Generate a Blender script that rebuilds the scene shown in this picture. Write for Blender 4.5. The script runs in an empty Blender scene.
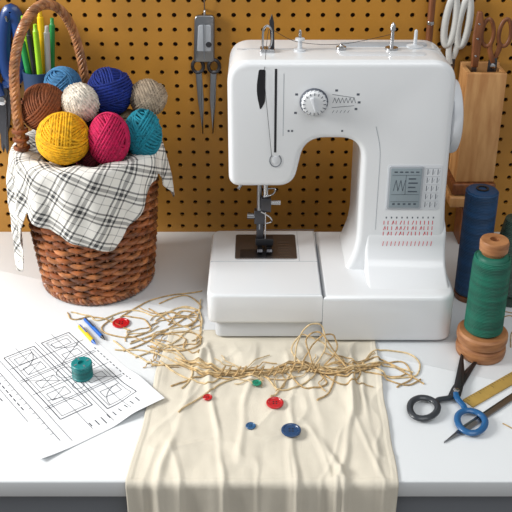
import bpy, math, random
from mathutils import Matrix, Vector, noise
random.seed(7)
S=0.01; Z0=0.75
pi=math.pi
def lin(c):
    return tuple(((v/255)/12.92 if v/255<=0.04045 else ((v/255+0.055)/1.055)**2.4) for v in c)+(1,)
# ---------------------------------------------------------------- materials
def mat(name,col,rough=0.5,metal=0.0,var=0.0,vscale=20,bump=0.0,bscale=200,col2=None,coat=0,sheen=0,stretch=(1,1,1),bd=0.001):
    m=bpy.data.materials.new(name); m.use_nodes=True
    nt=m.node_tree; b=nt.nodes['Principled BSDF']
    b.inputs['Base Color'].default_value=lin(col)
    b.inputs['Roughness'].default_value=rough
    b.inputs['Metallic'].default_value=metal
    b.inputs['Coat Weight'].default_value=coat
    b.inputs['Sheen Weight'].default_value=sheen
    tc=nt.nodes.new('ShaderNodeTexCoord'); mp=nt.nodes.new('ShaderNodeMapping')
    mp.inputs['Scale'].default_value=stretch
    nt.links.new(tc.outputs['Object'],mp.inputs['Vector'])
    if var>0 or col2:
        n=nt.nodes.new('ShaderNodeTexNoise'); n.inputs['Scale'].default_value=vscale; n.inputs['Detail'].default_value=4
        nt.links.new(mp.outputs['Vector'],n.inputs['Vector'])
        r=nt.nodes.new('ShaderNodeValToRGB')
        c2=col2 if col2 else tuple(v*(1-var) for v in col)
        r.color_ramp.elements[0].position=0.35; r.color_ramp.elements[1].position=0.65
        r.color_ramp.elements[0].color=lin(c2); r.color_ramp.elements[1].color=lin(col)
        nt.links.new(n.outputs['Fac'],r.inputs['Fac']); nt.links.new(r.outputs['Color'],b.inputs['Base Color'])
    if bump>0:
        n2=nt.nodes.new('ShaderNodeTexNoise'); n2.inputs['Scale'].default_value=bscale; n2.inputs['Detail'].default_value=3
        nt.links.new(mp.outputs['Vector'],n2.inputs['Vector'])
        bp=nt.nodes.new('ShaderNodeBump'); bp.inputs['Strength'].default_value=bump; bp.inputs['Distance'].default_value=bd
        nt.links.new(n2.outputs['Fac'],bp.inputs['Height']); nt.links.new(bp.outputs['Normal'],b.inputs['Normal'])
    return m
M_white=mat('machine_white',(224,226,228),0.27,coat=0.4)
M_white2=mat('machine_white_trim',(206,209,213),0.4)
M_grey=mat('grey_plastic',(165,170,176),0.45)
M_seam=mat('seam_dark',(110,114,120),0.6)
M_dark=mat('dark_plastic',(28,28,32),0.4)
M_chrome=mat('chrome',(190,190,192),0.22,1.0)
M_steel=mat('steel',(150,152,156),0.3,1.0,bump=0.1,bscale=600)
M_dsteel=mat('dark_steel',(80,80,84),0.35,0.9)
M_plate=mat('needle_plate',(105,98,94),0.35,0.8)
M_screen=mat('screen',(140,152,158),0.2)
M_screenl=mat('screen_line',(72,82,92),0.5)
M_red=mat('print_red',(210,60,72),0.5)
M_print=mat('print_grey',(85,90,100),0.6)
M_table=mat('table_white',(222,225,227),0.32,var=0.02,vscale=4,coat=0.2)
M_cab=mat('cabinet_grey',(120,124,130),0.6)
M_peg=mat('pegboard_ochre',(179,125,42),0.5,var=0.12,vscale=6,bump=0.15,bscale=400)
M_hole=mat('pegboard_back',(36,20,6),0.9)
M_wall=mat('wall_paint',(200,198,192),0.9,bump=0.1,bscale=80)
M_floor=mat('floor_boards',(110,95,82),0.6,var=0.3,vscale=5,stretch=(1,8,1))
M_wick=[mat('wicker_%d'%i,c,0.34,var=0.4,vscale=60,bump=0.2,bscale=300,coat=0.2) for i,c in enumerate([(194,124,76),(172,102,58),(146,82,46)])]
M_handle=[mat('cane_%d'%i,c,0.4,var=0.3,vscale=70,coat=0.15) for i,c in enumerate([(190,130,82),(170,108,64)])]
M_wickd=mat('wicker_dark',(60,30,14),0.8)
M_canvas=mat('canvas_cream',(219,211,194),0.95,var=0.05,vscale=12,bump=0.5,bscale=1100)
M_twine=mat('jute_twine',(210,176,124),0.9,var=0.3,vscale=150,bump=0.5,bscale=900)
M_twine2=mat('jute_twine_light',(228,202,156),0.9,var=0.2,vscale=150,bump=0.5,bscale=900)
M_paper=mat('paper',(230,232,235),0.75)
M_ink=mat('ink',(48,52,62),0.7)
M_wood=mat('wood_light',(200,152,98),0.5,col2=(174,122,72),vscale=12,stretch=(6,6,1))
M_wood2=mat('wood_spool',(176,122,78),0.5,col2=(136,86,50),vscale=30,stretch=(1,1,5))
M_woodd=mat('wood_dark',(130,78,42),0.45,col2=(95,52,26),vscale=30,stretch=(5,5,1))
def thr(n,c): return mat(n,c,0.5,var=0.3,vscale=8,bump=0.3,bscale=260,stretch=(1,1,14))
M_green=thr('thread_green',(14,110,88))
M_blue=thr('thread_blue',(24,72,116))
M_sage=thr('thread_sage',(60,84,74))
M_teal=thr('thread_teal',(10,128,128))
M_tealp=mat('plastic_teal',(12,122,124),0.4)
M_bred=mat('button_red',(186,24,30),0.3,coat=0.4)
M_bgreen=mat('button_green',(24,130,100),0.35)
M_bblue=mat('button_blue',(32,84,128),0.3,coat=0.4)
M_bnavy=mat('button_navy',(24,62,104),0.3,coat=0.4)
M_navy=mat('handle_navy',(14,52,108),0.35,coat=0.3)
M_blueh=mat('handle_blue',(24,88,140),0.3,coat=0.4)
M_black=mat('handle_black',(44,48,54),0.35,coat=0.3)
M_whiteh=mat('handle_white',(200,200,196),0.35)
M_yel=mat('pen_yellow',(235,190,20),0.35)
M_lime=mat('pen_lime',(150,200,40),0.35)
M_grn=mat('pen_green',(40,140,70),0.35)
M_pblue=mat('pen_blue',(30,100,190),0.3)
M_brass=mat('ruler_brass',(190,156,82),0.4,0.25,var=0.1,vscale=30)
M_cup=mat('cup_blue',(30,58,92),0.5)
# ---------------------------------------------------------------- mesh builder
class MB:
    def __init__(s): s.v=[];s.f=[];s.fm=[];s.mats=[];s.M=Matrix.Identity(4);s.uv=[]
    def mi(s,m):
        if m not in s.mats: s.mats.append(m)
        return s.mats.index(m)
    def add(s,vs,fs,m,uv=None):
        o=len(s.v); k=s.mi(m); M=s.M
        for p in vs: s.v.append(tuple(M@Vector(p)))
        if uv: s.uv+=uv
        for f in fs: s.f.append([i+o for i in f]); s.fm.append(k)
    def prism(s,out,a0,a1,r,mp,m,seg=4):
        n=len(out)
        A=sum(out[i][0]*out[(i+1)%n][1]-out[(i+1)%n][0]*out[i][1] for i in range(n))
        sg=1 if A>0 else -1
        nor=[]
        for i in range(n):
            p=Vector(out[i-1]);q=Vector(out[i]);t=Vector(out[(i+1)%n])
            d1=(q-p); d2=(t-q)
            d1=d1.normalized() if d1.length>1e-9 else Vector((1,0)); d2=d2.normalized() if d2.length>1e-9 else d1
            n1=Vector((-d1.y,d1.x))*sg; n2=Vector((-d2.y,d2.x))*sg
            nn=n1+n2
            nn=nn.normalized() if nn.length>1e-6 else n1
            c=max(0.5,nn.dot(n1)); nor.append(nn/c)
        L=[]
        if r>0:
            for i in range(seg+1):
                a=i/seg*pi/2; L.append((a0+r*(1-math.cos(a)),r*(1-math.sin(a))))
            for i in range(seg,-1,-1):
                a=i/seg*pi/2; L.append((a1-r*(1-math.cos(a)),r*(1-math.sin(a))))
        else: L=[(a0,0),(a1,0)]
        vs=[];fs=[]
        for a,ins in L:
            for i in range(n):
                vs.append(mp(out[i][0]+nor[i].x*ins,out[i][1]+nor[i].y*ins,a))
        for l in range(len(L)-1):
            for i in range(n):
                j=(i+1)%n; fs.append([l*n+i,l*n+j,(l+1)*n+j,(l+1)*n+i])
        fs.append(list(range(n))[::-1]); fs.append([(len(L)-1)*n+i for i in range(n)])
        s.add(vs,fs,m)
    def box(s,x0,x1,y0,y1,z0,z1,m,r=0.0,cr=0.0):
        c=max(cr,0)
        out=rpoly([(x0,y0,c),(x1,y0,c),(x1,y1,c),(x0,y1,c)])
        s.prism(out,z0,z1,r,lambda u,v,a:(u,v,a),m,3)
    def lathe(s,prof,c,m,seg=32):
        vs=[];fs=[];n=len(prof)
        for i in range(seg):
            a=2*pi*i/seg
            for r,z in prof: vs.append((c[0]+r*math.cos(a),c[1]+r*math.sin(a),c[2]+z))
        for i in range(seg):
            j=(i+1)%seg
            for k in range(n-1): fs.append([i*n+k,j*n+k,j*n+k+1,i*n+k+1])
        if prof[0][0]>1e-6: fs.append([i*n for i in range(seg)][::-1])
        if prof[-1][0]>1e-6: fs.append([i*n+n-1 for i in range(seg)])
        s.add(vs,fs,m)
    def cyl(s,p,q,r,m,seg=16,r2=None):
        p=Vector(p);q=Vector(q); s.tube([p,q],r,m,seg,rr=[r,r if r2 is None else r2])
    def tube(s,pts,r,m,sides=6,closed=False,rr=None,flat=1.0):
        P=[Vector(p) for p in pts]; n=len(P); vs=[];fs=[]
        def tan(i):
            if closed: d=P[(i+1)%n]-P[i-1]
            else: d=P[min(i+1,n-1)]-P[max(i-1,0)]
            return d.normalized() if d.length>1e-9 else Vector((0,0,1))
        t=tan(0); up=Vector((0,0,1)) if abs(t.z)<0.9 else Vector((1,0,0))
        nrm=(up-t*up.dot(t)).normalized()
        for i in range(n):
            t=tan(i); nrm=(nrm-t*nrm.dot(t))
            nrm=nrm.normalized() if nrm.length>1e-6 else t.orthogonal().normalized()
            b=t.cross(nrm); R=rr[i] if rr else r
            for k in range(sides):
                a=2*pi*k/sides
                vs.append(P[i]+nrm*(R*math.cos(a)*flat)+b*(R*math.sin(a)))
        for i in range(n if closed else n-1):
            j=(i+1)%n
            for k in range(sides):
                l=(k+1)%sides; fs.append([i*sides+k,i*sides+l,j*sides+l,j*sides+k])
        if not closed:
            fs.append(list(range(sides))[::-1]); fs.append([(n-1)*sides+k for k in range(sides)])
        s.add(vs,fs,m)
    def sphere(s,c,r,m,seg=24,rings=14,sc=(1,1,1)):
        vs=[];fs=[]
        vs.append((c[0],c[1],c[2]-r*sc[2]))
        for j in range(1,rings):
            t=pi*j/rings
            for i in range(seg):
                a=2*pi*i/seg
                vs.append((c[0]+r*sc[0]*math.sin(t)*math.cos(a),c[1]+r*sc[1]*math.sin(t)*math.sin(a),c[2]-r*sc[2]*math.cos(t)))
        vs.append((c[0],c[1],c[2]+r*sc[2]))
        for i in range(seg):
            fs.append([0,1+(i+1)%seg,1+i])
            fs.append([len(vs)-1,len(vs)-1-seg+i,len(vs)-1-seg+(i+1)%seg])
        for j in range(rings-2):
            for i in range(seg):
                k=(i+1)%seg; fs.append([1+j*seg+i,1+j*seg+k,1+(j+1)*seg+k,1+(j+1)*seg+i])
        s.add(vs,fs,m)
    def build(s,name,parent=None,angle=38,recalc=True,solid=0):
        xs=[p[0] for p in s.v];ys=[p[1] for p in s.v];zs=[p[2] for p in s.v]
        o=Vector(((min(xs)+max(xs))/2,(min(ys)+max(ys))/2,min(zs)))
        me=bpy.data.meshes.new(name)
        me.from_pydata([((p[0]-o.x)*S,(p[1]-o.y)*S,(p[2]-o.z)*S) for p in s.v],[],s.f)
        for m in s.mats: me.materials.append(m)
        me.polygons.foreach_set('material_index',s.fm)
        if s.uv:
            ul=me.uv_layers.new(name='UVMap')
            for l in me.loops: ul.data[l.index].uv=s.uv[l.vertex_index]
        if recalc:
            import bmesh
            bm=bmesh.new(); bm.from_mesh(me); bmesh.ops.recalc_face_normals(bm,faces=bm.faces); bm.to_mesh(me); bm.free()
        me.polygons.foreach_set('use_smooth',[True]*len(me.polygons))
        me.set_sharp_from_angle(angle=math.radians(angle))
        me.update()
        ob=bpy.data.objects.new(name,me); bpy.context.scene.collection.objects.link(ob)
        loc=Vector((o.x*S,o.y*S,o.z*S+Z0))
        if parent: ob.parent=parent; ob.location=loc-parent.location
        else: ob.location=loc
        if solid:
            md=ob.modifiers.new('thickness','SOLIDIFY'); md.thickness=solid*S; md.offset=0
        return ob
def empty(name,x,y,z):
    e=bpy.data.objects.new(name,None); e.empty_display_size=0.05
    e.location=(x*S,y*S,z*S+Z0); bpy.context.scene.collection.objects.link(e); return e
def rpoly(cs,seg=6):
    out=[];n=len(cs)
    for i in range(n):
        p=Vector(cs[i][:2]); a=Vector(cs[i-1][:2]); b=Vector(cs[(i+1)%n][:2]); r=cs[i][2]
        if r<=0: out.append((p.x,p.y)); continue
        la=(a-p).length; lb=(b-p).length
        t=min(r,la*0.49,lb*0.49)
        p1=p+(a-p)/la*t; p2=p+(b-p)/lb*t
        for k in range(seg+1):
            u=k/seg; q=p1*(1-u)**2+p*2*u*(1-u)+p2*u*u; out.append((q.x,q.y))
    return out
def cr(pts,n=8,closed=False):
    P=[Vector(p) for p in pts]; out=[]; N=len(P)
    rng=range(N if closed else N-1)
    for i in rng:
        if closed: a,b,c,d=P[i-1],P[i],P[(i+1)%N],P[(i+2)%N]
        else: a,b,c,d=P[max(i-1,0)],P[i],P[i+1],P[min(i+2,N-1)]
        for k in range(n):
            t=k/n
            out.append(0.5*((2*b)+(c-a)*t+(2*a-5*b+4*c-d)*t*t+(3*b-a-3*c+d)*t**3))
    if not closed: out.append(P[-1])
    return out
FX=lambda u,v,a:(u,a,v)
FY=lambda u,v,a:(a,u,v)
FZ=lambda u,v,a:(u,v,a)
# ---------------------------------------------------------------- room
b=MB(); b.box(-230,230,-320,42,-79,-75,M_floor); b.build('floor')
b=MB(); b.box(-230,230,37.5,42,-75,150,M_wall); b.build('wall_back')
b=MB(); b.box(-230,230,36.3,37.4,-75,-66,M_white2,0.2); b.build('baseboard_back')
T=empty('work_table',0,2,-75)
b=MB(); b.box(-85,85,-29.4,36.2,-2.6,0,M_table,0.25,0.3); b.build('table_top',T)
b=MB(); b.box(-82,82,-28.6,-27.4,-16,-2.65,M_cab,0.1); b.box(-82,82,31,33,-14,-2.65,M_cab,0.1)
b.build('apron',T)
b=MB()
for x in(-82,76):
    for y in(-27.3,27): b.box(x,x+6,y,y+6,-75,-2.65,M_white2,0.3,0.5)
b.build('legs',T)
b=MB(); p=2.54; hr=0.41
yb=35.0
def sq(a,h):
    c,s_=math.cos(a),math.sin(a); k=h/max(abs(c),abs(s_)); return c*k,s_*k
for i in range(-32,32):
    for j in range(0,24):
        cx=(i+0.5)*p; cz=0.01+(j+0.5)*p
        vs=[]
        angs=[2*pi*k/16 for k in range(16)]
        for a in angs: x,z=sq(a,p/2); vs.append((cx+x,yb,cz+z))
        for a in angs: vs.append((cx+hr*math.cos(a),yb,cz+hr*math.sin(a)))
        for a in angs: vs.append((cx+hr*math.cos(a),yb+0.6,cz+hr*math.sin(a)))
        fs=[]
        for k in range(16):
            l=(k+1)%16; fs.append([k,16+k,16+l,l]); fs.append([16+k,32+k,32+l,16+l])
        b.add(vs,fs,M_peg)
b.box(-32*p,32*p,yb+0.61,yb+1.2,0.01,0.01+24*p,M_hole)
b.build('pegboard',recalc=False)
# ---------------------------------------------------------------- sewing machine
SM=empty('sewing_machine',11.5,10,0)
Yf=7.0
out=rpoly([(-4.1,22.7,1.8),(5.6,22.7,2.4),(7.2,30.5,3.0),(15.6,30.5,3.4),(15.6,12.2,3),(13.6,7,0),(29.8,7,0),(28.8,20,2),(28.5,42.3,3.6),(-4.1,42.3,3.4)],9)
b=MB(); b.prism(out,Yf,19,0.95,FX,M_white,6); b.build('body_arm',SM,angle=50)
b=MB(); b.prism(rpoly([(-7.4,-0.6,1.6),(10,-0.6,0.0),(10,20,0.0),(-7.4,20,1.6)],8),3.4,8.5,0.5,FZ,M_white)
b.prism(rpoly([(-6.3,0.2,1.2),(10,0.2,0.0),(10,19.2,0.0),(-6.3,19.2,1.2)],8),0.4,3.7,0.3,FZ,M_white2)
b.build('extension_table',SM)
b=MB(); b.prism(rpoly([(10.06,-1.0,0.0),(30.0,-1.0,2.6),(30.0,20,1.8),(10.06,20,0.0)],8),0.35,8.4,0.7,FZ,M_white)
b.prism(rpoly([(9.5,16.8,0),(7.03,15.2,1),(6.75,12.4,1),(5.7,10.3,1.5),(3.4,9.0,1.5),(0.6,8.2,0),(0.6,6,0),(9.5,6,0)]),17.0,29.4,0.5,FY,M_white)
b.build('base',SM,angle=50)
b=MB()
for x in(-4,27):
    for y in(2.5,17): b.lathe([(1.1,0.16),(1.2,0.3),(1.0,0.5)],(x,y,0),M_dark,16)
b.build('rubber_feet',SM)
b=MB()
b.box(-3.6,10,19.95,20.02,8.46,8.54,M_seam)
b.box(-7.2,9.9,9.3,9.38,8.44,8.53,M_grey)
b.box(6.9,6.98,9.4,19.5,8.44,8.53,M_grey)
b.box(10.0,10.07,-0.7,15,0.8,8.52,M_seam)
b.prism(rpoly([(18.3,15.5,0),(18.38,15.5,0),(18.38,29,2),(17.5,32.5,0),(17.4,32.5,0),(18.3,29,2)],4),Yf-0.02,Yf+0.1,0,FX,M_grey)
b.box(-2.8,27.2,13.1,13.2,42.25,42.34,M_grey)
b.prism(rpoly([(12,9.8,0.8),(24.5,9.8,0.8),(24.5,11.6,0.8),(12,11.6,0.8)]),42.2,42.36,0.03,FZ,M_white2)
b.prism(rpoly([(12.6,14.4,0.8),(25.5,14.4,0.8),(25.5,16.6,0.8),(12.6,16.6,0.8)]),42.2,42.42,0.04,FZ,M_grey)
b.build('seam_lines',SM)
b=MB()
b.prism(rpoly([(-3.4,10,0.5),(6.6,10,0.5),(6.6,18.2,0.5),(-3.4,18.2,0.5)]),8.42,8.6,0.04,FZ,M_plate)
b.prism(rpoly([(-2.6,10.3,0.3),(1.8,10.3,0.3),(1.8,13.0,0.3),(-2.6,13.0,0.3)]),8.58,8.66,0.02,FZ,M_dsteel)
for k in range(4): b.box(0.2+k*0.5,0.4+k*0.5,13.3,16.0,8.6,8.72,M_dark)
for k in range(6): b.box(3.6,5.6,11+k*0.9,11.06+k*0.9,8.6,8.63,M_chrome)
b.box(-3.3,6.5,10.05,10.15,8.6,8.66,M_chrome)
b.build('needle_plate',SM)
b=MB(); nx=1.0; ny=13.0
b.cyl((nx-0.45,ny+0.6,23.5),(nx-0.45,ny+0.6,12.2),0.42,M_steel)
b.cyl((nx+0.55,ny,23.5),(nx+0.55,ny,17.5),0.42,M_chrome)
b.box(nx-0.2,nx+1.4,ny-0.8,ny+0.5,15.8,18.2,M_dsteel,0.1,0.2)
b.cyl((nx+1.2,ny,17.2),(nx+2.9,ny,17.2),0.42,M_chrome)
b.cyl((nx+0.5,ny,16.4),(nx+0.5,ny,8.9),0.1,M_chrome)
b.box(nx-1.3,nx+0.4,ny+0.1,ny+1.3,13.2,15.6,M_dsteel,0.1,0.2)
b.cyl((nx-1.2,ny+0.6,14.5),(nx-2.4,ny+0.6,14.5),0.5,M_steel)
b.box(nx-0.95,nx+0.25,ny+0.2,ny+1.0,10.0,13.6,M_dsteel,0.08,0.2)
b.box(nx-1.1,nx+1.8,ny-0.2,ny+1.3,9.4,10.6,M_dark,0.1,0.2)
for dx in(-0.7,0.85):
    b.prism(rpoly([(ny-2.6,9.6,0),(ny-1.8,8.85,0.3),(ny+1.8,8.75,0.2),(ny+1.8,9.2,0),(ny-1.4,9.2,0.2),(ny-2.3,9.9,0)]),nx+dx-0.1,nx+dx+0.75,0.05,FY,M_dsteel)
b.tube(cr([(nx-0.6,ny+0.9,21),(nx-2.0,ny+0.6,21.4),(nx-2.9,ny,21.0),(nx-3.8,ny-0.8,20.0)]),0.28,M_chrome,8)
b.box(nx-3.2,nx-1.6,ny,ny+1.4,20.9,22.9,M_dark,0.1,0.2)
b.box(nx-1.6,nx+1.8,ny-1.3,ny+1.9,21.2,22.9,M_seam,0.2,0.4)
b.tube(cr([(nx+0.2,ny-0.3,18.4),(nx+1.6,ny-0.8,19.0),(nx+2.0,ny-0.4,19.8),(nx+0.6,ny,19.6)]),0.12,M_chrome,6)
b.tube(cr([(nx-0.2,ny-0.9,16.0),(nx+1.2,ny-1.2,15.2),(nx+1.5,ny-0.8,14.2),(nx+0.7,ny-0.3,13.6)]),0.12,M_chrome,6)
b.build('needle_assembly',SM)
b=MB()
b.prism(rpoly([(0.6,35.0,0.4),(1.3,36.2,0.5),(1.35,41.1,0.3),(0.4,41.1,0.3),(0.0,38,1.5)],6),Yf-0.03,Yf+0.2,0,FX,M_dark)
b.prism(rpoly([(2.65,28.4,0.05),(3.0,28.4,0.05),(3.0,41.2,0.05),(2.65,41.2,0.05)]),Yf-0.02,Yf+0.1,0,FX,M_dsteel)
b.tube([(2.88+0.85*math.cos(a),Yf-0.02,27.1+1.0*math.sin(a)) for a in [pi*0.70+i/14*pi*1.60 for i in range(15)]],0.09,M_seam,6)
b.prism(rpoly([(2.45,26.6,0.4),(3.3,26.6,0.4),(3.3,27.8,0.4),(2.45,27.8,0.4)]),Yf-0.1,Yf+0.1,0.04,FX,M_white2)
b.cyl((1.05,Yf-0.25,40.8),(2.3,Yf-0.25,28),0.035,M_dark,6)
b.cyl((2.3,Yf-0.2,28),(1.7,ny-0.2,18.6),0.03,M_dark,6)
b.box(3.9,4.0,Yf-0.015,Yf+0.1,31,40.5,M_grey)
b.build('thread_slots',SM)
b=MB()
Mx=Matrix.Translation((8.3,Yf,36.3))@Matrix.Rotation(pi/2,4,'X')
b.M=Mx
b.lathe([(2.05,0),(2.05,0.25),(1.9,0.4)],(0,0,-0.1),M_print,40)
b.lathe([(1.8,0),(1.78,0.9),(1.6,1.15),(1.3,1.2),(0,1.2)],(0,0,0),M_white,40)
for i in range(16):
    a=2*pi*i/16; b.M=Mx@Matrix.Rotation(a,4,'Z'); b.box(1.3,1.68,-0.045,0.045,1.12,1.24,M_print)
for i in range(20):
    a=2*pi*i/20; b.M=Mx@Matrix.Rotation(a,4,'Z'); b.box(1.76,1.86,-0.1,0.1,0.1,0.9,M_white2,0.03)
b.M=Mx@Matrix.Rotation(1.9,4,'Z'); b.box(-1.15,1.15,-0.28,0.28,1.15,1.7,M_white2,0.12,0.15)
b.build('stitch_dial',SM)
b=MB()
def ln(x0,z0,x1,z1,w,m,y=Yf-0.02):
    d=Vector((x1-x0,z1-z0)); 
    if d.length<1e-6: return
    q=Vector((-d.y,d.x)).normalized()*w/2
    b.add([(x0+q.x,y,z0+q.y),(x1+q.x,y,z1+q.y),(x1-q.x,y,z1-q.y),(x0-q.x,y,z0-q.y)],[[0,1,2,3]],m)
for k,(x,z) in enumerate([(10.9,37.4),(10.9,35.4)]):
    ln(x,z,x+3.2,z-0.5+k*0.8,0.07,M_print)
for k in range(6):
    x=11+k*0.55
    ln(x,36.1,x+0.28,36.9,0.07,M_print); ln(x+0.28,36.9,x+0.55,36.1,0.07,M_print)
    if k<5: ln(x,34.6,x+0.25,35.0,0.06,M_print)
for x,z in[(14.4,37.4),(14.6,36.2),(14.2,35.2),(11.3,38.0),(5.6,37.4),(5.5,34.6)]:
    ln(x,z,x+0.4,z,0.32,M_print)
for x in[4.6,5.1,12.4]: ln(x,31.8,x+0.3,31.8,0.3,M_print)
b.prism(rpoly([(19.6,18.9,0.4),(27.8,18.9,0.4),(27.8,26.4,0.4),(19.6,26.4,0.4)]),Yf-0.05,Yf+0.1,0.02,FX,M_white2)
b.prism(rpoly([(19.8,19.1,0.4),(25.0,19.1,0.4),(25.0,26.2,0.4),(19.8,26.2,0.4)]),Yf-0.16,Yf+0.1,0.06,FX,M_grey)
b.prism(rpoly([(20.1,19.4,0.2),(24.7,19.4,0.2),(24.7,25.9,0.2),(20.1,25.9,0.2)]),Yf-0.2,Yf,0.02,FX,M_screen)
ys=Yf-0.22
for z in[20.4,21.6,24.8]: ln(20.3,z,24.5,z,0.06,M_screenl,ys)
for x in[22.4]: ln(x,21.6,x,24.8,0.06,M_screenl,ys)
for k in range(5): ln(20.6+k*0.35,22.2+(k%2)*1.8,20.95+k*0.35,22.2+((k+1)%2)*1.8,0.08,M_screenl,ys)
for k in range(4): ln(22.8,22.1+k*0.7,24.2-0.3*(k%2),22.1+k*0.7,0.22,M_screenl,ys)
for k in range(5): ln(20.6+k*0.8,20.0,21.0+k*0.8,20.0,0.3,M_screenl,ys); ln(20.6+k*0.8,25.3,21.1+k*0.8,25.3,0.22,M_screenl,ys)
yp=Yf-0.07
for r_ in range(5):
    for c_ in range(3):
        ln(25.6+c_*0.75,19.4+r_*1.35,25.6+c_*0.75,20.3+r_*1.35,0.1,M_print,yp)
        ln(25.75+c_*0.75,19.6+r_*1.35,25.95+c_*0.75,20.1+r_*1.35,0.07,M_grey,yp)
    ln(25.3,20.45+r_*1.35,27.5,20.45+r_*1.35,0.05,M_grey,yp)
for r_ in range(3):
    for c_ in range(13):
        x=19.6+c_*0.62; z=15.2-r_*0.95+1.2
        k=random.random()
        ln(x,z,x+ (0.2 if k>.5 else 0),z+0.65,0.12,M_red)
        if k>.6: ln(x+0.2,z+0.65,x+0.3,z+0.1,0.08,M_red)
for c_ in range(10): ln(19.8+c_*0.8,17.6,20.0+c_*0.8,17.6,0.3,M_print)
for c_ in range(13):
    x=19.6+c_*0.62; ln(x,12.8,x+0.1,13.6,0.1,M_red,6.72)
b.build('control_panel',SM,recalc=False)
b=MB(); b.M=Matrix.Translation((28.0,12.8,32))@Matrix.Rotation(pi/2,4,'Y')
b.lathe([(2.2,-0.2),(2.2,0.5),(5.2,0.6),(5.6,0.9),(5.7,1.6),(5.5,2.1),(5.0,2.3),(4.2,2.1),(0,2.1)],(0,0,0),M_white2,48)
b.build('handwheel',SM)
b=MB()
b.tube(cr([(1.0,12,42.1),(1.0,12,45),(1.3,12,45.9),(1.9,12,46),(2.3,12,45.2),(2.2,12,43.4),(1.8,12,42.8)]),0.17,M_chrome,8)
b.box(0.6,2.7,11,13,42.1,42.8,M_chrome,0.1,0.3)
b.prism(rpoly([(2.2,42.5,0.1),(2.7,42.5,0.1),(2.6,46.6,0.2),(2.3,47.8,0.2),(1.9,46.8,0.2)]),12.0,12.3,0.05,FX,M_dsteel)
b.lathe([(0.9,0),(0.9,0.4),(0.35,0.5),(0.3,1.6),(0.7,1.7),(0.7,2.0),(0.2,2.1)],(6.4,12.5,42.1),M_white2,20)
b.lathe([(0.25,0),(0.22,2.2),(0.05,2.4)],(6.4,12.5,43),M_chrome,12)
b.lathe([(0.8,0),(0.75,0.5),(0.3,0.7),(0.2,0.9)],(12.5,13,42.2),M_chrome,20)
b.lathe([(1.0,0),(0.95,0.5),(0.3,0.6),(0.26,3.0),(0.45,3.1),(0.4,3.8),(0.1,4.2)],(19.9,13,42.1),M_chrome,20)
b.lathe([(1.3,0),(1.25,0.35),(0.4,0.5),(0.28,0.6),(0.24,2.6),(0.05,2.8)],(23.6,14.5,42.1),M_white2,20)
b.build('spool_pins',SM)
b=MB()
b.tube(cr([(20,13,44.6),(12.5,12.6,43.2),(6,12.4,43.6),(2.4,12.1,45.4),(1.7,11,45),(1.2,Yf-0.3,41.2)]),0.04,M_dark,5)
b.build('upper_thread',SM)
# ---------------------------------------------------------------- wicker basket
bx,by=-27.2,18.5; H=24.0
def br(z): return 8.7+2.1*(max(z,0)/H)**0.75
BK=empty('wicker_basket',bx,by,0)
b=MB(); N=26; row=0; z=1.5
while z<H-0.6:
    m=M_wick[row%3] if random.random()<.8 else M_wick[random.randrange(3)]
    pts=[]
    K=N*4
    for i in range(K):
        a=2*pi*i/K
        r=br(z)+0.42*math.cos(N/2*a+pi*row)
        pts.append((bx+r*math.cos(a),by+r*math.sin(a),z+0.08*math.sin(3*a+row)))
    b.tube(pts,0.42,m,7,True); z+=0.72; row+=1
b.build('weave',BK)
b=MB()
for i in range(N):
    a=2*pi*(i)/N
    b.tube([(bx+br(z)*math.cos(a),by+br(z)*math.sin(a),z) for z in [0.5,4,8,12,16,20,23.6]],0.3,M_wick[1],6)
b.lathe([(0.1,0.4),(8.3,0.4),(8.35,1.0),(9.9,22.5),(9.6,22.5),(8.1,1.2),(0.1,1.0)],(bx,by,0),M_wickd,40)
b.build('stakes',BK)
def rope(b,path,R,k,sr,turns,mats,closed=False,sides=6):
    P=[Vector(p) for p in path]; n=len(P)
    fr=[]; 
    def tan(i):
        return ((P[(i+1)%n]-P[i-1]) if closed else (P[min(i+1,n-1)]-P[max(i-1,0)])).normalized()
    t=tan(0); up=Vector((0,0,1)) if abs(t.z)<.9 else Vector((1,0,0)); nr=(up-t*up.dot(t)).normalized()
    for i in range(n):
        t=tan(i); nr=(nr-t*nr.dot(t)).normalized(); fr.append((nr.copy(),t.cross(nr)))
    for s_ in range(k):
        pts=[]
        for i in range(n):
            a=2*pi*(s_/k+turns*i/(n if closed else n-1))
            pts.append(P[i]+fr[i][0]*R*math.cos(a)+fr[i][1]*R*math.sin(a))
        b.tube(pts,sr,mats[s_%len(mats)],sides,closed)
b=MB()
ring=lambda r,z,n=260:[(bx+r*math.cos(2*pi*i/n),by+r*math.sin(2*pi*i/n),z) for i in range(n)]
rope(b,ring(br(0)+0.15,0.9),0.42,3,0.42,26,M_wick,True)
rope(b,ring(br(H)+0.1,H-0.2),0.42,3,0.42,28,M_wick,True)
b.build('rims',BK)
b=MB()
hp=cr([(-36.6,14.6,17),(-36.6,14.7,24),(-36.9,15.0,32),(-36.6,15.8,39.0),(-35.2,17.7,44.2),(-33.2,20.8,46.8),(-31.0,24.2,45.6),(-29.6,27,41),(-28.8,28.2,34),(-28.4,28.6,24),(-28.4,28.3,17)],26)
rope(b,hp,0.42,5,0.40,20,M_handle)
for hz in(24.6,26.0,27.4,28.8):
    b.tube([(-36.7+1.0*math.cos(a),14.75+1.0*math.sin(a),hz) for a in [2*pi*i/16 for i in range(16)]],0.35,M_wick[2],6,True)
b.build('handle',BK)
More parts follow.
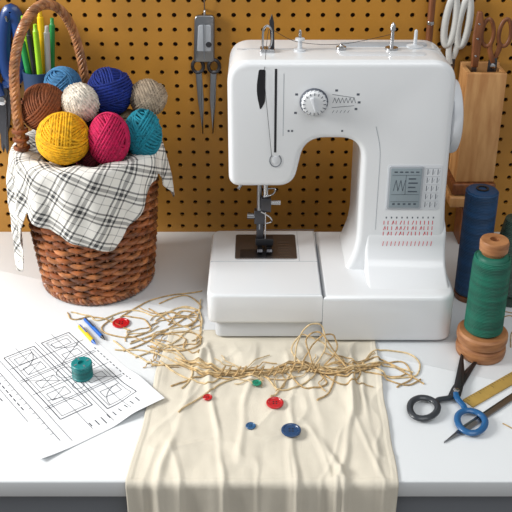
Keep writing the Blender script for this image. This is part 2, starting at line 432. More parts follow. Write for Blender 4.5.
def plaid():
    m=bpy.data.materials.new('plaid_cloth'); m.use_nodes=True; nt=m.node_tree; bs=nt.nodes['Principled BSDF']
    bs.inputs['Roughness'].default_value=0.9
    uv=nt.nodes.new('ShaderNodeUVMap'); sp=nt.nodes.new('ShaderNodeSeparateXYZ'); nt.links.new(uv.outputs['UV'],sp.inputs[0])
    def math_(op,a,b_=None,c=None):
        n=nt.nodes.new('ShaderNodeMath'); n.operation=op
        for i,v in enumerate([a,b_,c]):
            if v is None: continue
            if isinstance(v,(int,float)): n.inputs[i].default_value=v
            else: nt.links.new(v,n.inputs[i])
        return n.outputs[0]
    def bands(c):
        per=4.4
        f=math_('MODULO',math_('ADD',c,440.0),per)
        def band(lo,w,s): return math_('MULTIPLY',math_('MULTIPLY',math_('GREATER_THAN',f,lo),math_('LESS_THAN',f,lo+w)),s)
        r=band(0.2,0.28,0.68)
        r=math_('MAXIMUM',r,band(0.85,0.55,0.52)); r=math_('MAXIMUM',r,band(1.75,0.28,0.68)); r=math_('MAXIMUM',r,band(3.2,0.14,0.35))
        return r
    u=bands(sp.outputs[0]); v=bands(sp.outputs[1])
    t=math_('MINIMUM',math_('ADD',u,v),0.96)
    mx=nt.nodes.new('ShaderNodeMix'); mx.data_type='RGBA'
    nt.links.new(t,mx.inputs['Factor']); mx.inputs['A'].default_value=lin((230,227,220)); mx.inputs['B'].default_value=lin((30,32,38))
    nt.links.new(mx.outputs['Result'],bs.inputs['Base Color'])
    return m
M_plaid=plaid()
keys=[(-222,3),(-200,7),(-184,14),(-166,23),(-160,22.5),(-132,8.5),(-112,10.5),(-85,13.0),(-66,14.4),(-52,10.5),(-30,5),(-16,4.5),(-4,8.5),(4,11),(16,8.5),(40,3.5),(52,2.5)]
def Lf(a):
    for (a0,l0),(a1,l1) in zip(keys,keys[1:]):
        if a<=a1:
            t=(a-a0)/(a1-a0); return l0+(l1-l0)*t
    return keys[-1][1]
b=MB(); na=240; ntt=36; vs=[];uv=[];fs=[]
ti=4.5
for i in range(na+1):
    a=-222+(274)*i/na; ar=math.radians(a); L=Lf(a)
    fold=math.sin(ar*8+0.6)*0.5+math.sin(ar*15+1.3)*0.35+0.5*noise.noise(Vector((ar*3,0,4)))
    for j in range(ntt+1):
        q=j/ntt; 
        t=-ti+q*(ti+L)
        if t<0:
            k=-t; r=br(H)+0.9-k*0.95; zz=H+1.15+0.25*math.sin(ar*11)*k*0.3+0.35*math.sin(k*1.1)-k*0.12
        else:
            cr_=1.2
            if t<cr_*pi/2:
                r=br(H)+0.7+cr_*math.sin(t/cr_)*0.5; zz=H+1.15-cr_*(1-math.cos(t/cr_))
            else:
                tt=t-cr_*pi/2; r=br(H)+0.7+cr_*0.5+0.02*tt; zz=H+1.15-cr_-tt*0.98
            r+=max(0,fold+0.35)*min(1,t/7)*1.1
        n_=noise.noise(Vector((ar*5,t*0.25,1)))*0.4
        r+=n_*min(1,abs(t)/3+0.2)
        vs.append((bx+r*math.cos(ar),by+r*math.sin(ar),zz))
        sarc=ar*11.5
        c45,s45=math.cos(0.5),math.sin(0.5)
        uv.append((sarc*c45+t*s45,-sarc*s45+t*c45))
for i in range(na):
    for j in range(ntt):
        k=i*(ntt+1)+j; fs.append([k,k+1,k+ntt+2,k+ntt+1])
b.add(vs,fs,M_plaid,uv); b.build('plaid_cloth',solid=0.12,angle=180)
def yarn(name,c,R,col,rs=0.15,sc=(1,1,1),seed=0):
    rnd=random.Random(seed)
    m=mat('yarn_%s_%d'%(name,seed),col,0.8,var=0.22,vscale=160,bump=0.35,bscale=900)
    b=MB(); c=Vector(c)
    b.sphere(c,R*0.88,m,20,12,sc)
    def loops(ax,r,lo,hi,seg):
        ax=ax.normalized(); u=ax.orthogonal().normalized(); v=ax.cross(u)
        h=lo
        while h<=hi:
            if abs(h)<r*0.985:
                rr=math.sqrt(r*r-h*h)
                if rr>rs*2:
                    pts=[]
                    w=rnd.random()*6
                    for i in range(seg):
                        a=2*pi*i/seg; hh=h+0.06*math.sin(2*a+w)
                        p_=ax*hh+(u*math.cos(a)+v*math.sin(a))*rr
                        pts.append(c+Vector((p_.x*sc[0],p_.y*sc[1],p_.z*sc[2])))
                    b.tube(pts,rs*rnd.uniform(.9,1.08),m,6,True)
            h+=rs*2.1
    loops(Vector((rnd.uniform(-1,1),rnd.uniform(-1,1),1.2)),R*0.91,-R,R,30)
    for k in range(6):
        ax=Vector((rnd.uniform(-1,1),rnd.uniform(-.5,.5),rnd.uniform(-1,1)))
        o=rnd.uniform(-0.35,0.35)*R; w=rs*rnd.uniform(5,9)
        loops(ax,R*(0.94+0.016*k),o-w,o+w,34)
    b.build(name)
balls=[((-29.4,12.0,28.6),3.9,(250,186,6),(1,1,1)),
((-22.6,12.6,28.3),3.3,(204,4,82),(.93,1,1.2)),
((-17.7,15.6,27.9),3.1,(4,132,154),(.92,1,1.25)),
((-33.4,17.6,31.6),3.6,(136,72,34),(1,1,1)),
((-27.6,17.6,32.3),2.9,(240,230,214),(1,1,1.05)),
((-23.4,21.4,33.0),3.5,(8,42,134),(1,1,1.12)),
((-17.4,21.6,31.8),3.0,(172,154,132),(1,1,.95)),
((-31.6,24.2,33.0),2.9,(60,120,166),(1,1,1)),
((-25.0,16.0,24.2),3.6,(120,40,50),(1,1,1)),
((-31.8,19.5,24.5),3.6,(60,60,70),(1,1,1)),
((-21.5,22.2,25.8),3.5,(150,130,100),(1,1,1)),
((-28.6,25.0,26.4),3.0,(90,40,50),(1,1,1))]
for i,(c,R,col,sc) in enumerate(balls): yarn('yarn_ball',c,R,col,0.19,sc,i+3)
# ---------------------------------------------------------------- canvas fabric
def ridge(v,w):
    return max(0,1-abs(v)/w)**1.3
def fz(x,y):
    e=min(1,max(0,(-0.2-y)/3.5))
    h=0
    for (x0,k,w,amp) in [(-9.5,0.16,0.55,.55),(-5.6,-0.12,0.4,.45),(-1.2,0.09,0.5,.4),(4.8,0.02,0.4,.7),(8.2,-0.14,0.5,.45),(12.6,0.18,0.45,.7),(15.0,-0.02,0.4,.4)]:
        d=(x-(x0+k*(y+15)+1.1*noise.noise(Vector((y*0.15,x0,0)))))/w
        h+=amp*math.exp(-d*d)*max(0,0.5+1.1*noise.noise(Vector((x0,y*0.12,3))))
    h+=0.22*ridge(noise.noise(Vector((x*0.16+y*0.02,y*0.035,17.3))),0.14)
    h+=0.13*ridge(noise.noise(Vector((x*0.13-y*0.08,y*0.09,52.3))),0.10)
    h+=0.24*(noise.noise(Vector((x*0.25,y*0.12,7)))+0.5)+0.08*noise.noise(Vector((x*0.7,y*0.4,9)))
    return 0.1+max(0,h)*e
b=MB(); nu,nv=200,200; vs=[];fs=[]
L1=2.5+29.4; L2=20
for j in range(nv+1):
    s_=(L1+L2)*j/nv
    for i in range(nu+1):
        u=i/nu
        if s_<L1: y=2.5-s_
        w0=-13.6+(-2.3)*min(s_/L1,1); w1=18.4-1.0*min(s_/L1,1)
        x=w0+(w1-w0)*u+0.3*noise.noise(Vector((s_*0.15,u*2,0)))
        if s_<L1:
            z=fz(x,y)
            if u<0.022 or u>0.978: z+=0.09
        else:
            tt=s_-L1; rr=0.5
            hh=fz(x,-29.4)
            if tt<rr*pi/2:
                a=tt/rr; y=-29.4-rr*math.sin(a)-hh*math.sin(a); z=-rr*(1-math.cos(a))+hh*math.cos(a)+0.1*math.cos(a)
            else:
                td=tt-rr*pi/2; k=min(1,td/8)
                y=-29.4-rr-hh*(1+0.8*k)-k*0.9*(0.5+0.5*math.sin(x*1.1+0.6)); z=-rr-td
        vs.append((x,y,z+0.02))
for j in range(nv):
    for i in range(nu):
        k=j*(nu+1)+i; fs.append([k,k+1,k+nu+2,k+nu+1])
b.add(vs,fs,M_canvas)
b.build('canvas_fabric',angle=180,solid=0.06)
# ---------------------------------------------------------------- jute twine
b=MB()
def surf(x,y):
    return fz(x,y)+0.18 if (-16<x<18.5 and y<2) else 0.14
def strand(pts,r=0.13,m=None,lift=0.0,jit=0.25):
    P=cr([(p[0],p[1],p[2] if len(p)>2 else 0) for p in pts],8)
    sd=random.random()*100; Q=[]
    for i,p_ in enumerate(P):
        x=p_.x+jit*noise.noise(Vector((i*0.16,sd,0)))*1.6; y=p_.y+jit*noise.noise(Vector((i*0.16,sd,9)))*1.6
        if y>-1.3 and x>-7.8: y=-1.3
        Q.append((x,y,surf(x,y)+lift+p_.z))
    b.tube(Q,r,m or random.choice([M_twine,M_twine2]),5)
A=[(-21.3,-2.6),(-16.8,-3),(-11.2,-6.4),(-6,-9.0),(.6,-8.6),(6.5,-7.2),(12.2,-8.6),(18.2,-6.6),(22.8,-8)]
strand(A)
for k in range(6):
    o=[(x+random.uniform(-.4,.4),y+random.uniform(-.8,.8)) for x,y in A[2:8]]
    strand(o,lift=0.12*(k%4),jit=0.6)
for dx in range(13):
    x=-5+dx*1.15+random.uniform(-.3,.3); y=-8.6+ (0.6 if 3<x<9 else 0)
    b.tube([(x+0.25*math.cos(a)+0.3*math.sin(a),y+0.9*math.sin(a),surf(x,y)+0.35+0.35*math.cos(a)) for a in [2*pi*i/14 for i in range(14)]],0.12,M_twine,5,True)
for st in [
 [(-21.7,6),(-17.4,11.2),(-13.6,12.5),(-9.2,14)],
 [(-19.3,-1.2),(-14.2,2.7),(-9.6,5),(-9,11)],
 [(-20,-3),(-15.5,0.5),(-11,6.5),(-9,9),(-12,12.5),(-16,10)],
 [(-18,-4.6),(-13,-1.5),(-10.5,2.5),(-8.6,4.5),(-9.5,8.2),(-13,8.5),(-16,5)],
 [(-16,-2),(-12,-3.2),(-8.5,-1.5),(-10,1.5),(-15,1),(-19,-0.5)],
 [(-10.5,-17.3),(-6.7,-13),(-3,-9.8),(5,-8)],
 [(-12,-11.5),(-8,-9.5),(-4,-8),(0,-8.6)],
 [(-14,-6),(-11,-9),(-7,-11),(-4,-9),(1,-8)],
 [(-12,-5),(-8,-6.4),(-3,-8.6),(2,-9.6)],
 [(5.5,-7.5),(6.0,-3.8,1.5),(8.0,-2.6,4.2),(10.2,-2.6,3.4),(10,-5,1),(8,-8.5)],
 [(6.5,-8),(8.5,-4,1.6),(11.0,-2.8,2.6),(12.2,-4,1.4),(10,-7)],
 [(8.5,-8),(7.4,-4,2.0),(9.2,-2.8,3.0),(11.3,-5,1.0),(13.5,-8)],
 [(7.5,-8),(5.2,-4.4,0.8),(6.8,-2.6,2.2),(9.6,-3.4,1.6),(12.6,-6.5)],
 [(4,-8),(7,-12),(10,-11),(9,-8)],
 [(1,-9),(3.5,-12.5),(7.5,-10.5),(9.5,-7.5),(13,-5.8)],
 [(9,-8),(12.5,-11.5),(15,-9),(13,-6.5),(10,-7)],
 [(16,-7.6),(21.4,-5.5),(22.5,-9.2),(19.8,-11.5)],
 [(14,-7),(18,-5),(20.5,-7),(24,-10.8)],
 [(17,-7.6),(19.5,-9.3),(21.8,-8.2),(20,-6)],
 [(15,-8.2),(17.5,-3.6),(21.5,-3.0),(24.0,-5.6),(23.0,-8.8),(19.5,-9.4),(17.2,-7.4)],
 [(6,-7.6),(3,-13),(1.8,-14)],
 [(12,-8),(10.5,-12.5),(8.4,-15)],
 [(13,-8),(18,-9.2),(21.5,-11.2),(23.5,-9.6)],
 [(-23,6),(-24,2.5),(-20,0.5),(-16.5,2.4),(-18,5.5),(-21.5,6.5)],
 [(-30,7.5),(-27,6.4),(-25,5.4),(-20,8),(-16,6.4),(-12,9),(-9.0,8)],
 [(-30.5,7.2),(-29.5,5.6),(-27.0,6.0),(-24.0,5.4),(-20,2.2)],
 [(-22,-0.4),(-17.5,-4.6),(-14,-7.0),(-9.5,-6.0),(-5,-8.8)],
 [(-15.5,-0.5),(-11,-4.5),(-9,-8.6),(-10.5,-12.2)],
 [(-14,4),(-12,7.8),(-9.2,6.5),(-10.5,3.5),(-14,5),(-17.5,8.5)],
]: strand(st); 
random.seed(21)
for k in range(20):
    x=random.uniform(-17,-9); y=random.uniform(-6,9); a=random.uniform(0,6.28); pts=[(x,y)]
    for _ in range(4):
        a+=random.uniform(-0.9,0.9); x+=2.1*math.cos(a); y+=1.8*math.sin(a); x=min(max(x,-20),-8.6); y=max(y,-7); pts.append((x,y))
    strand(pts,r=0.09)
for k in range(24):
    x=random.uniform(-6,18); y=-8.3; a=random.uniform(0,6.28); pts=[(x,y)]
    for _ in range(3):
        a+=random.uniform(-1,1); x+=2.2*math.cos(a); y+=1.6*math.sin(a); pts.append((x,min(y,-1.6)))
    strand(pts,r=0.08,lift=0.1)
b.build('jute_twine')
b=MB(); random.seed(4)
for pts in [[(39,3),(37.8,6),(39.0,8),(42,7)],[(38.7,-2),(40,2),(42.5,3.5)],[(38.5,5),(41,6.5),(43,3)],[(33,-19),(37,-22),(42,-20)]]:
    b.tube([(p.x,p.y,0.1) for p in cr([(x,y,0) for x,y in pts])],0.09,M_twine,5)
b.build('loose_string')
# ---------------------------------------------------------------- drawing paper
c1=Vector((-28.8,4.8)); c2=Vector((-12.6,-14.7)); c4=Vector((-43.4,-6.7))
eu=(c2-c1); ev=(c4-c1); Lu=eu.length; Lv=ev.length
def pp(u,v,dz=0):
    q=c1+eu*(u/Lu)+ev*(v/Lv)
    k=max(0,(u-Lu+5)/5)*max(0,(v-Lv+6)/6)
    t=min(1,max(0,(q.x+19.5)/3.5)); t=t*t*(3-2*t)
    return (q.x,q.y,0.05+dz+0.5*k*k+0.04*math.sin(u*0.3)**2+t*0.75)
b=MB(); vs=[];fs=[];n=40
for i in range(n+1):
    for j in range(n+1): vs.append(pp(Lu*i/n,Lv*j/n))
for i in range(n):
    for j in range(n):
        k=i*(n+1)+j; fs.append([k,k+1,k+n+2,k+n+1])
b.add(vs,fs,M_paper)
def pl(u0,v0,u1,v1,w=0.07):
    w=w*0.85
    d=Vector((u1-u0,v1-v0)); l=d.length
    if l<1e-4: return
    q=Vector((-d.y,d.x))/l*w/2; m_=max(1,int(l/0.5)); vs=[];fs=[]
    for i in range(m_+1):
        t=i/m_; vs.append(pp(u0+d.x*t+q.x,v0+d.y*t+q.y,0.04)); vs.append(pp(u0+d.x*t-q.x,v0+d.y*t-q.y,0.04))
    for i in range(m_): fs.append([2*i,2*i+2,2*i+3,2*i+1])
    b.add(vs,fs,M_ink)
def prect(a,c,d,e,w=0.07): pl(a,c,d,c,w);pl(d,c,d,e,w);pl(d,e,a,e,w);pl(a,e,a,c,w)
def pcirc(cu,cv,r,w=0.06,a0=0,a1=6.283,r2=None):
    r2=r2 or r
    n_=20
    for i in range(n_):
        s0=a0+(a1-a0)*i/n_; s1=a0+(a1-a0)*(i+1)/n_
        pl(cu+r*math.cos(s0),cv+r2*math.sin(s0),cu+r*math.cos(s1),cv+r2*math.sin(s1),w)
random.seed(5)
# two garment panels drafted with seam allowances, grain lines and notches
prect(2.0,2.2,21.6,6.8,0.15); prect(2.5,2.7,21.1,6.3,0.08)
prect(2.0,8.0,19.6,12.8,0.15); prect(2.5,8.5,19.1,12.3,0.08)
for v in(4.5,10.4): pl(0.8,v,Lu-1.4,v,0.07)
for v in(7.4,13.6): pl(1.2,v,Lu-1.0,v,0.08)
for u in[5.2,8.6,9.0,12.6,16.2,16.6]: pl(u,1.4,u,13.4,0.09)
for u in[3.2,6.6,10.4,13.8,17.8]: prect(u,3.2,u+1.5,5.8,0.09)
for u in[3.3,6.2,10.2,13.6]: prect(u,9.0,u+1.8,11.8,0.09); pl(u,9.0,u+1.8,11.8,0.06)
pcirc(2.5,2.7,3.4,0.09,0,1.57,3.4); pcirc(21.1,2.7,3.4,0.09,1.57,3.14,3.4)
pcirc(19.1,12.3,4.0,0.09,3.14,4.71,3.4); pcirc(2.5,12.3,4.0,0.09,-1.57,0,3.4)
pcirc(10.8,7.4,1.3,0.08); pcirc(14.6,7.4,0.8,0.08)
pl(5.2,2.2,8.6,6.8,0.08); pl(12.6,6.8,16.2,2.2,0.08); pl(9,12.8,12.6,8,0.08)
pl(1.2,14.8,Lu-2,14.8,0.1); pl(1.2,16.4,Lu-8,16.4,0.08)
for k in range(16): pl(2+k*1.3,14.8,2+k*1.3,15.3,0.07)
for k in range(11): pl(2+k*1.2,15.8,2.8+k*1.2,15.8,0.18)
for k in range(8): pl(2+k*1.2,17.2,2.8+k*1.2,17.2,0.16)
for k in range(9): pl(22.6,3.0+k*0.9,24.2-random.random()*.8,3.0+k*0.9,0.16)
for k in range(12): pl(8+k*0.9,1.1,8.5+k*0.9,1.1,0.16)
b.build('technical_drawing',recalc=False,angle=180)
# ---------------------------------------------------------------- small items
b=MB(); c=(-25.0,-9.0,0.14)
b.lathe([(1.45,0),(1.5,0.1),(1.5,0.3),(1.4,0.4),(1.3,0.42)],c,M_tealp,32)
b.lathe([(1.3,0.4),(1.36,0.6),(1.36,1.9),(1.3,2.1)],c,M_teal,32)
for k in range(8): b.tube([(c[0]+1.38*math.cos(2*pi*i/28),c[1]+1.38*math.sin(2*pi*i/28),c[2]+0.5+k*0.2) for i in range(28)],0.11,M_teal,5,True)
b.lathe([(1.3,2.0),(1.42,2.02),(1.5,2.12),(1.5,2.3),(1.4,2.4),(0.5,2.4),(0.4,1.9),(0,1.9)],c,M_tealp,32)
for a in(0.6,2.2,3.8,5.3): b.M=Matrix.Translation((c[0],c[1],c[2]+2.4))@Matrix.Rotation(a,4,'Z'); b.box(0.75,1.15,-0.12,0.12,-0.02,0.03,M_seam)
b.build('thread_bobbin')
def button(x,y,r,m,zz):
    b=MB(); h=0.32 if r>0.8 else 0.22
    prof=[(0.001,0),(r*0.9,0),(r,h*0.4),(r,h*0.8),(r*0.93,h),(r*0.8,h),(r*0.72,h*0.72),(0.001,h*0.68)]
    b.lathe(prof,(x,y,zz),m,36)
    for a in range(4):
        an=pi/4+a*pi/2; hx=x+r*0.24*math.cos(an); hy=y+r*0.24*math.sin(an)
        b.lathe([(r*0.1,0),(r*0.1,0.02)],(hx,hy,zz+h*0.69),M_dark,12)
    b.build('sewing_button')
for px,py_,r,m in[(-21.4,4.3,1.35,M_bred),(2.6,-15.5,1.2,M_bred),(4.6,-21.2,1.3,M_bnavy),(0.1,-11.3,0.68,M_bgreen),(-6.7,-14.3,0.65,M_bred),(-0.7,-20.0,0.68,M_bblue)]:
    zz=0.02 if px<-16 else max(fz(px+r*i*0.8,py_+r*j*0.8) for i in(-1,0,1) for j in(-1,0,1))+0.03
    button(px,py_,r,m,zz)
def pen(name,p,q,r,m,m2):
    b=MB(); p=Vector(p);q=Vector(q);d=(q-p).normalized();L=(q-p).length
    P=[p,p+d*0.5,p+d*1.0,p+d*(L*0.5),p+d*(L-0.2),q]
    b.tube(P[:3],r,m2,14,rr=[0.06,r*0.55,r*0.9]); b.tube(P[2:],r,m,14,rr=[r,r,r,r*0.7])
    b.tube([p+d*(L*0.55)+Vector((0,0,r*1.05)),p+d*(L-0.2)+Vector((0,0,r*1.05))],0.09,m2,6)
    b.build(name)
pen('ballpoint_pen',(-23.2,-0.4,0.36),(-27.3,5.2,0.36),0.3,M_pblue,M_dark)
pen('highlighter_pen',(-24.4,-1.6,0.40),(-27.8,3.2,0.40),0.33,M_yel,M_pblue)
def ridges(b,c,prof,z0,z1,n,m,tr):
    for k in range(n):
        t=(k+0.5)/n; z=z0+(z1-z0)*t; r=prof(t)
        b.tube([(c[0]+r*math.cos(2*pi*i/36),c[1]+r*math.sin(2*pi*i/36),c[2]+z) for i in range(36)],tr,m,5,True)
b=MB(); c=(33.8,-2.9,0)
b.lathe([(3.4,0),(3.6,0.2),(3.7,0.9),(3.6,1.7),(3.2,1.95),(3.1,2.1),(3.6,2.3),(3.75,2.9),(3.7,3.7),(3.4,4.0),(2.4,4.05)],c,M_wood2,44)
b.lathe([(2.4,4.0),(2.65,4.6),(2.55,15.9),(2.2,16.7),(1.8,17.0)],c,M_green,40)
ridges(b,c,lambda t:2.68-0.12*t-(0.25*max(0,t-0.9)*10*0.6),4.4,16.5,50,M_green,0.15)
b.lathe([(1.6,16.9),(1.7,17.3),(2.0,17.6),(2.05,18.9),(1.9,19.25),(0.7,19.3),(0.6,18.5),(0.0,18.5)],c,M_wood2,36)
b.build('thread_spool')
b=MB(); c=(35.7,12.5,0)
b.lathe([(2.5,0),(2.6,0.2),(2.6,0.9),(2.3,1.0)],c,M_woodd,32)
b.lathe([(2.3,1.0),(2.45,1.3),(2.45,19.3),(2.3,19.7),(1.0,19.8)],c,M_blue,36)
ridges(b,c,lambda t:2.42,1.2,19.5,68,M_blue,0.16)
b.lathe([(1.0,19.7),(1.0,20.0),(0.7,20.0),(0.6,19.1),(0,19.1)],c,M_dark,20)
b.build('thread_spool')
b=MB(); c=(42.0,12.0,0)
b.lathe([(3.0,0),(3.2,0.2),(3.2,1.4),(2.8,1.6)],c,M_sage,32)
b.lathe([(2.8,1.5),(3.3,2.5),(2.9,9),(1.9,14.8),(1.3,15)],c,M_sage,36)
ridges(b,c,lambda t:3.25-1.3*t*t,2.2,14.8,46,M_sage,0.16)
b.lathe([(1.0,15),(0.9,17.4),(0.5,17.5)],c,M_woodd,20)
b.build('thread_spool')
# ---------------------------------------------------------------- scissors
def scissors(name,M,hm1,hm2,sc=1.0,op=8,blade=M_dsteel,lc=(-2.35,-5.3),lr=(1.45,1.95),bl=9.0,tr=0.42):
    b=MB()
    for sgn,hm in((1,hm1),(-1,hm2)):
        F=Matrix.Diagonal((sgn,1,1,1))
        b.M=M@Matrix.Scale(sc,4)@Matrix.Rotation(math.radians(-op*sgn),4,'Z')@F
        z0=0.0 if sgn>0 else 0.26
        bo=rpoly([(0.75,-1.4,0.3),(0.45,0,0.3),(0.35,bl*0.9,0.2),(0.12,bl,0.05),(-0.7,bl*0.45,1),(-0.85,0.5,0.5),(-0.7,-1.4,0.4)],4)
        b.prism(bo,z0,z0+0.24,0.05,FZ,blade,2)
        hx,hy=lc
        b.tube(cr([(0,-0.6,z0+0.12),(-0.4,-1.8,z0+0.2),(hx*0.55,hy+lr[1]+0.5,0.32),(hx+lr[0]*0.6,hy+lr[1]*0.8,0.32)],6),0.45,hm,8,flat=0.7)
        pts=[(hx+lr[0]*math.cos(t)*(1+0.12*math.sin(t)),hy+lr[1]*math.sin(t),0.34) for t in [2*pi*i/36 for i in range(36)]]
        b.tube(pts,tr,hm,10,True,flat=0.8)
    b.M=M@Matrix.Scale(sc,4)
    b.lathe([(0.45,0.48),(0.45,0.56),(0.3,0.64),(0,0.64)],(0,0,0),M_chrome,20)
    b.build(name)
scissors('scissors',Matrix.Translation((28.0,-13.0,0.32))@Matrix.Rotation(math.radians(-25),4,'Z'),M_black,M_blueh,1.0,6.5,bl=9.8,lc=(-2.6,-5.8),lr=(1.8,2.25),tr=0.46)
WL=lambda x,y,z,rot:Matrix.Translation((x,y,z))@Matrix.Rotation(pi/2,4,'X')@Matrix.Rotation(math.radians(rot),4,'Z')
scissors('hanging_scissors',WL(-44.8,34.3,27,176),M_navy,M_navy,1.7,1,bl=6,lc=(-1.25,-6.0),lr=(0.85,3.6),tr=0.72)
scissors('hanging_scissors',WL(33.6,34.3,33.0,176),M_whiteh,M_whiteh,1.15,0.5,lc=(-0.95,-7.0),lr=(0.75,3.6),bl=12,tr=0.55)
def peg(x,z):
    b=MB(); b.tube(cr([(x,34.9,z),(x,34,z),(x,32.8,z),(x,32.3,z+0.8)]),0.22,M_steel,8); b.build('peg_hook')
peg(-41.9,41.5)
scissors('wood_handled_scissors',WL(40.2,31.3,34.2,180),M_woodd,M_woodd,1.0,1.5,lc=(-1.3,-5.8),lr=(1.0,2.3),bl=9,tr=0.36)
b=MB()
b.prism(rpoly([(36.6,34,0.2),(37.7,34,0.2),(38.0,41,0.5),(37.5,43.6,0.5),(36.7,43.6,0.5),(36.4,39,0.5)]),30.6,31.6,0.2,FX,M_woodd)
b.prism(rpoly([(36.8,25,0.2),(37.5,25,0.2),(37.6,34.2,0),(36.7,34.2,0)]),31,31.2,0,FX,M_steel)
for z in(36,39,41.5): b.M=Matrix.Translation((37.1,30.6,z))@Matrix.Rotation(pi/2,4,'X'); b.lathe([(0.2,0),(0.15,0.08)],(0,0,0),M_chrome,10)
b.build('craft_knife')
TH=empty('wooden_tool_holder',38.8,31.5,8)
b=MB()
b.box(35.5,42.2,28.6,29.6,13.5,33.6,M_wood,0.15,0.1); b.box(35.5,42.2,33.6,34.6,13.5,34,M_wood,0.15,0.1)
b.box(35.5,36.3,29.61,33.59,13.5,33.6,M_wood,0.1); b.box(41.4,42.2,29.61,33.59,13.5,33.6,M_wood,0.1)
b.build('holder_box',TH)
b=MB(); b.box(34.6,42.8,27.4,34.6,9.0,11.0,M_wood,0.3,0.3); b.box(34.9,42.5,27.8,34.6,11.3,13.4,M_woodd,0.2,0.2)
b.box(37.6,40.2,30,34.6,0.0,9.0,M_woodd,0.2,0.3)
b.build('holder_base',TH)
b=MB(); b.cyl((29.6,33.8,34),(29.6,33.8,50),0.6,M_woodd,16); b.lathe([(0.62,0),(0.7,0.3),(0.62,0.6)],(29.6,33.8,40.6),M_chrome,16)
b.cyl((29.6,33.8,26),(29.6,33.8,34),0.2,M_steel,10); b.build('hanging_awl')
b=MB(); x=-9.0
b.prism(rpoly([(x-1.8,34.0,0.6),(x+1.8,34.0,0.6),(x+2.0,42.2,0.8),(x-1.4,42.2,0.8)]),33.6,34.6,0.25,FX,M_steel)
b.prism(rpoly([(x-1.1,36.0,0.3),(x+1.3,36.0,0.3),(x+1.4,40.6,0.4),(x-0.8,40.6,0.4)]),33.45,33.7,0.08,FX,M_grey)
b.box(x+0.0,x+0.15,33.3,33.5,34.6,40.9,M_seam)
b.M=Matrix.Translation((x+0.9,33.45,37.2))@Matrix.Rotation(pi/2,4,'X'); b.lathe([(0.5,0),(0.4,0.2),(0,0.2)],(0,0,0),M_dsteel,16); b.M=Matrix.Identity(4)
for sx in(-1,1):
    cx=x+0.3+sx*1.4
    b.tube([(cx+0.95*math.cos(t),34.0,33.2+1.15*math.sin(t)) for t in [2*pi*i/24 for i in range(24)]],0.32,M_dsteel,8,True)
    b.prism(rpoly([(cx-0.55-sx*0.1,32.4,0.2),(cx+0.55-sx*0.1,32.4,0.2),(cx+0.52-sx*0.35,27,0.5),(cx+0.05-sx*0.5,20.6,0.1),(cx-0.52-sx*0.35,27,0.5)]),33.8,34.2,0.08,FX,M_steel)
b.tube(cr([(x+0.3,34.9,42.9),(x+0.3,34.2,42.9),(x+0.3,34.0,42.2),(x+0.3,34.0,41.4)]),0.2,M_chrome,8)
b.tube(cr([(x+0.3,34.2,42.9),(x+0.3,33.9,45.6)]),0.12,M_chrome,8)
b.build('thread_snips')
PC=empty('pen_holder',-37.0,31.4,24)
b=MB(); b.lathe([(0.1,24),(2.6,24),(2.8,24.3),(2.9,33.4),(2.7,33.4),(2.5,24.8),(0.1,24.8)],(-37.0,31.4,0),M_cup,32)
b.build('cup',PC)
b=MB()
for (dx,dy,tx,ty,h,m,r) in [(-1.5,0.5,-2.0,0.8,42.5,M_lime,0.6),(-0.4,-0.9,-0.8,-1.2,40.8,M_dark,0.5),(0.6,0.6,0.8,1.2,43.4,M_yel,0.55),(1.4,-0.5,2.2,-0.8,41.2,M_whiteh,0.5),(0.3,-1.6,0.6,-2.0,41.8,M_lime,0.5),(-1.6,-0.7,-2.2,-1,39.5,M_grn,0.55),(1.6,0.8,2.7,1.4,42,M_grn,0.5)]:
    p0=Vector((-37.0+dx*0.7,31.4+dy*0.7,25)); p1=Vector((-37.0+tx,31.4+ty,h)); d=(p1-p0)
    b.tube([p0,p0+d*0.93,p0+d*0.94,p1],r,m,12,rr=[r,r,r*0.7,r*0.6])
b.build('pens',PC)
b=MB(); b.M=Matrix.Translation((29.8,-15.8,0.02))@Matrix.Rotation(math.radians(36),4,'Z')
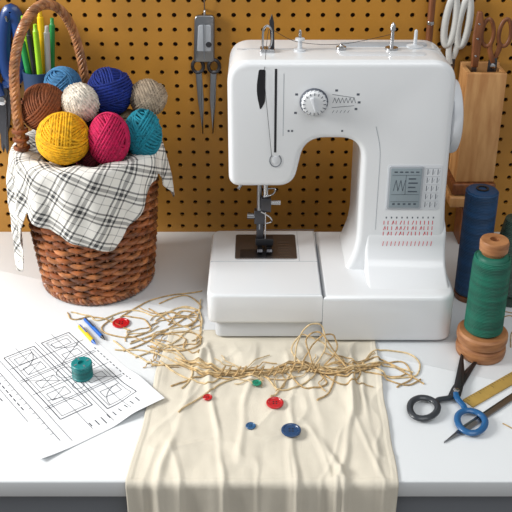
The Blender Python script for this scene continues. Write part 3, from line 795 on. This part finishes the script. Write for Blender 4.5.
b.box(0,30,0,1.9,0,0.22,M_brass,0.04,0.1)
for k in range(58):
    l=0.8 if k%10==0 else (0.6 if k%5==0 else 0.35)
    b.box(0.5+k*0.5,0.54+k*0.5,1.85-l,1.85,0.2,0.24,M_ink)
b.build('brass_ruler')
b=MB(); b.M=Matrix.Translation((24.4,-22.7,0.03))@Matrix.Rotation(math.radians(38.5),4,'Z')
b.prism(rpoly([(0,0,0.02),(4,-0.55,0.5),(17.5,-0.5,0.1),(17.5,0.55,0.1),(4,0.5,0.5)]),0,0.24,0.04,FZ,M_steel)
b.prism(rpoly([(17.4,-0.75,0.3),(26,-0.8,0.6),(26,0.8,0.6),(17.4,0.75,0.3)]),0,0.9,0.25,FZ,M_woodd)
b.build('letter_opener')
# ---------------------------------------------------------------- lights
def area(name,loc,target,size,energy,col=(1,1,1)):
    l=bpy.data.lights.new(name,'AREA'); l.shape='RECTANGLE'; l.size=size[0]; l.size_y=size[1]; l.energy=energy; l.color=col
    o=bpy.data.objects.new(name,l); bpy.context.scene.collection.objects.link(o)
    o.location=loc; d=Vector(target)-Vector(loc); o.rotation_euler=d.to_track_quat('-Z','Y').to_euler(); return o
area('window_light',(-1.75,-0.25,1.85),(0,0.1,0.85),(0.7,0.7),49,(1,0.99,0.97))
area('ceiling_light',(0.5,-0.9,2.5),(0.05,0.1,0.8),(1.4,1.0),12,(0.98,0.99,1))
w=bpy.data.worlds.new('room_ambient'); bpy.context.scene.world=w; w.use_nodes=True
w.node_tree.nodes['Background'].inputs[0].default_value=(0.95,0.98,1.0,1); w.node_tree.nodes['Background'].inputs[1].default_value=0.38
cam=bpy.data.cameras.new('camera'); co=bpy.data.objects.new('camera',cam); bpy.context.scene.collection.objects.link(co)
co.location=(0,-1.084,0.774+Z0); co.rotation_euler=(math.radians(65),0,0)
cam.lens=59.77; cam.sensor_width=36; cam.shift_y=-0.1445; cam.clip_start=0.01
bpy.context.scene.camera=co
bpy.context.scene.view_settings.view_transform='Standard'
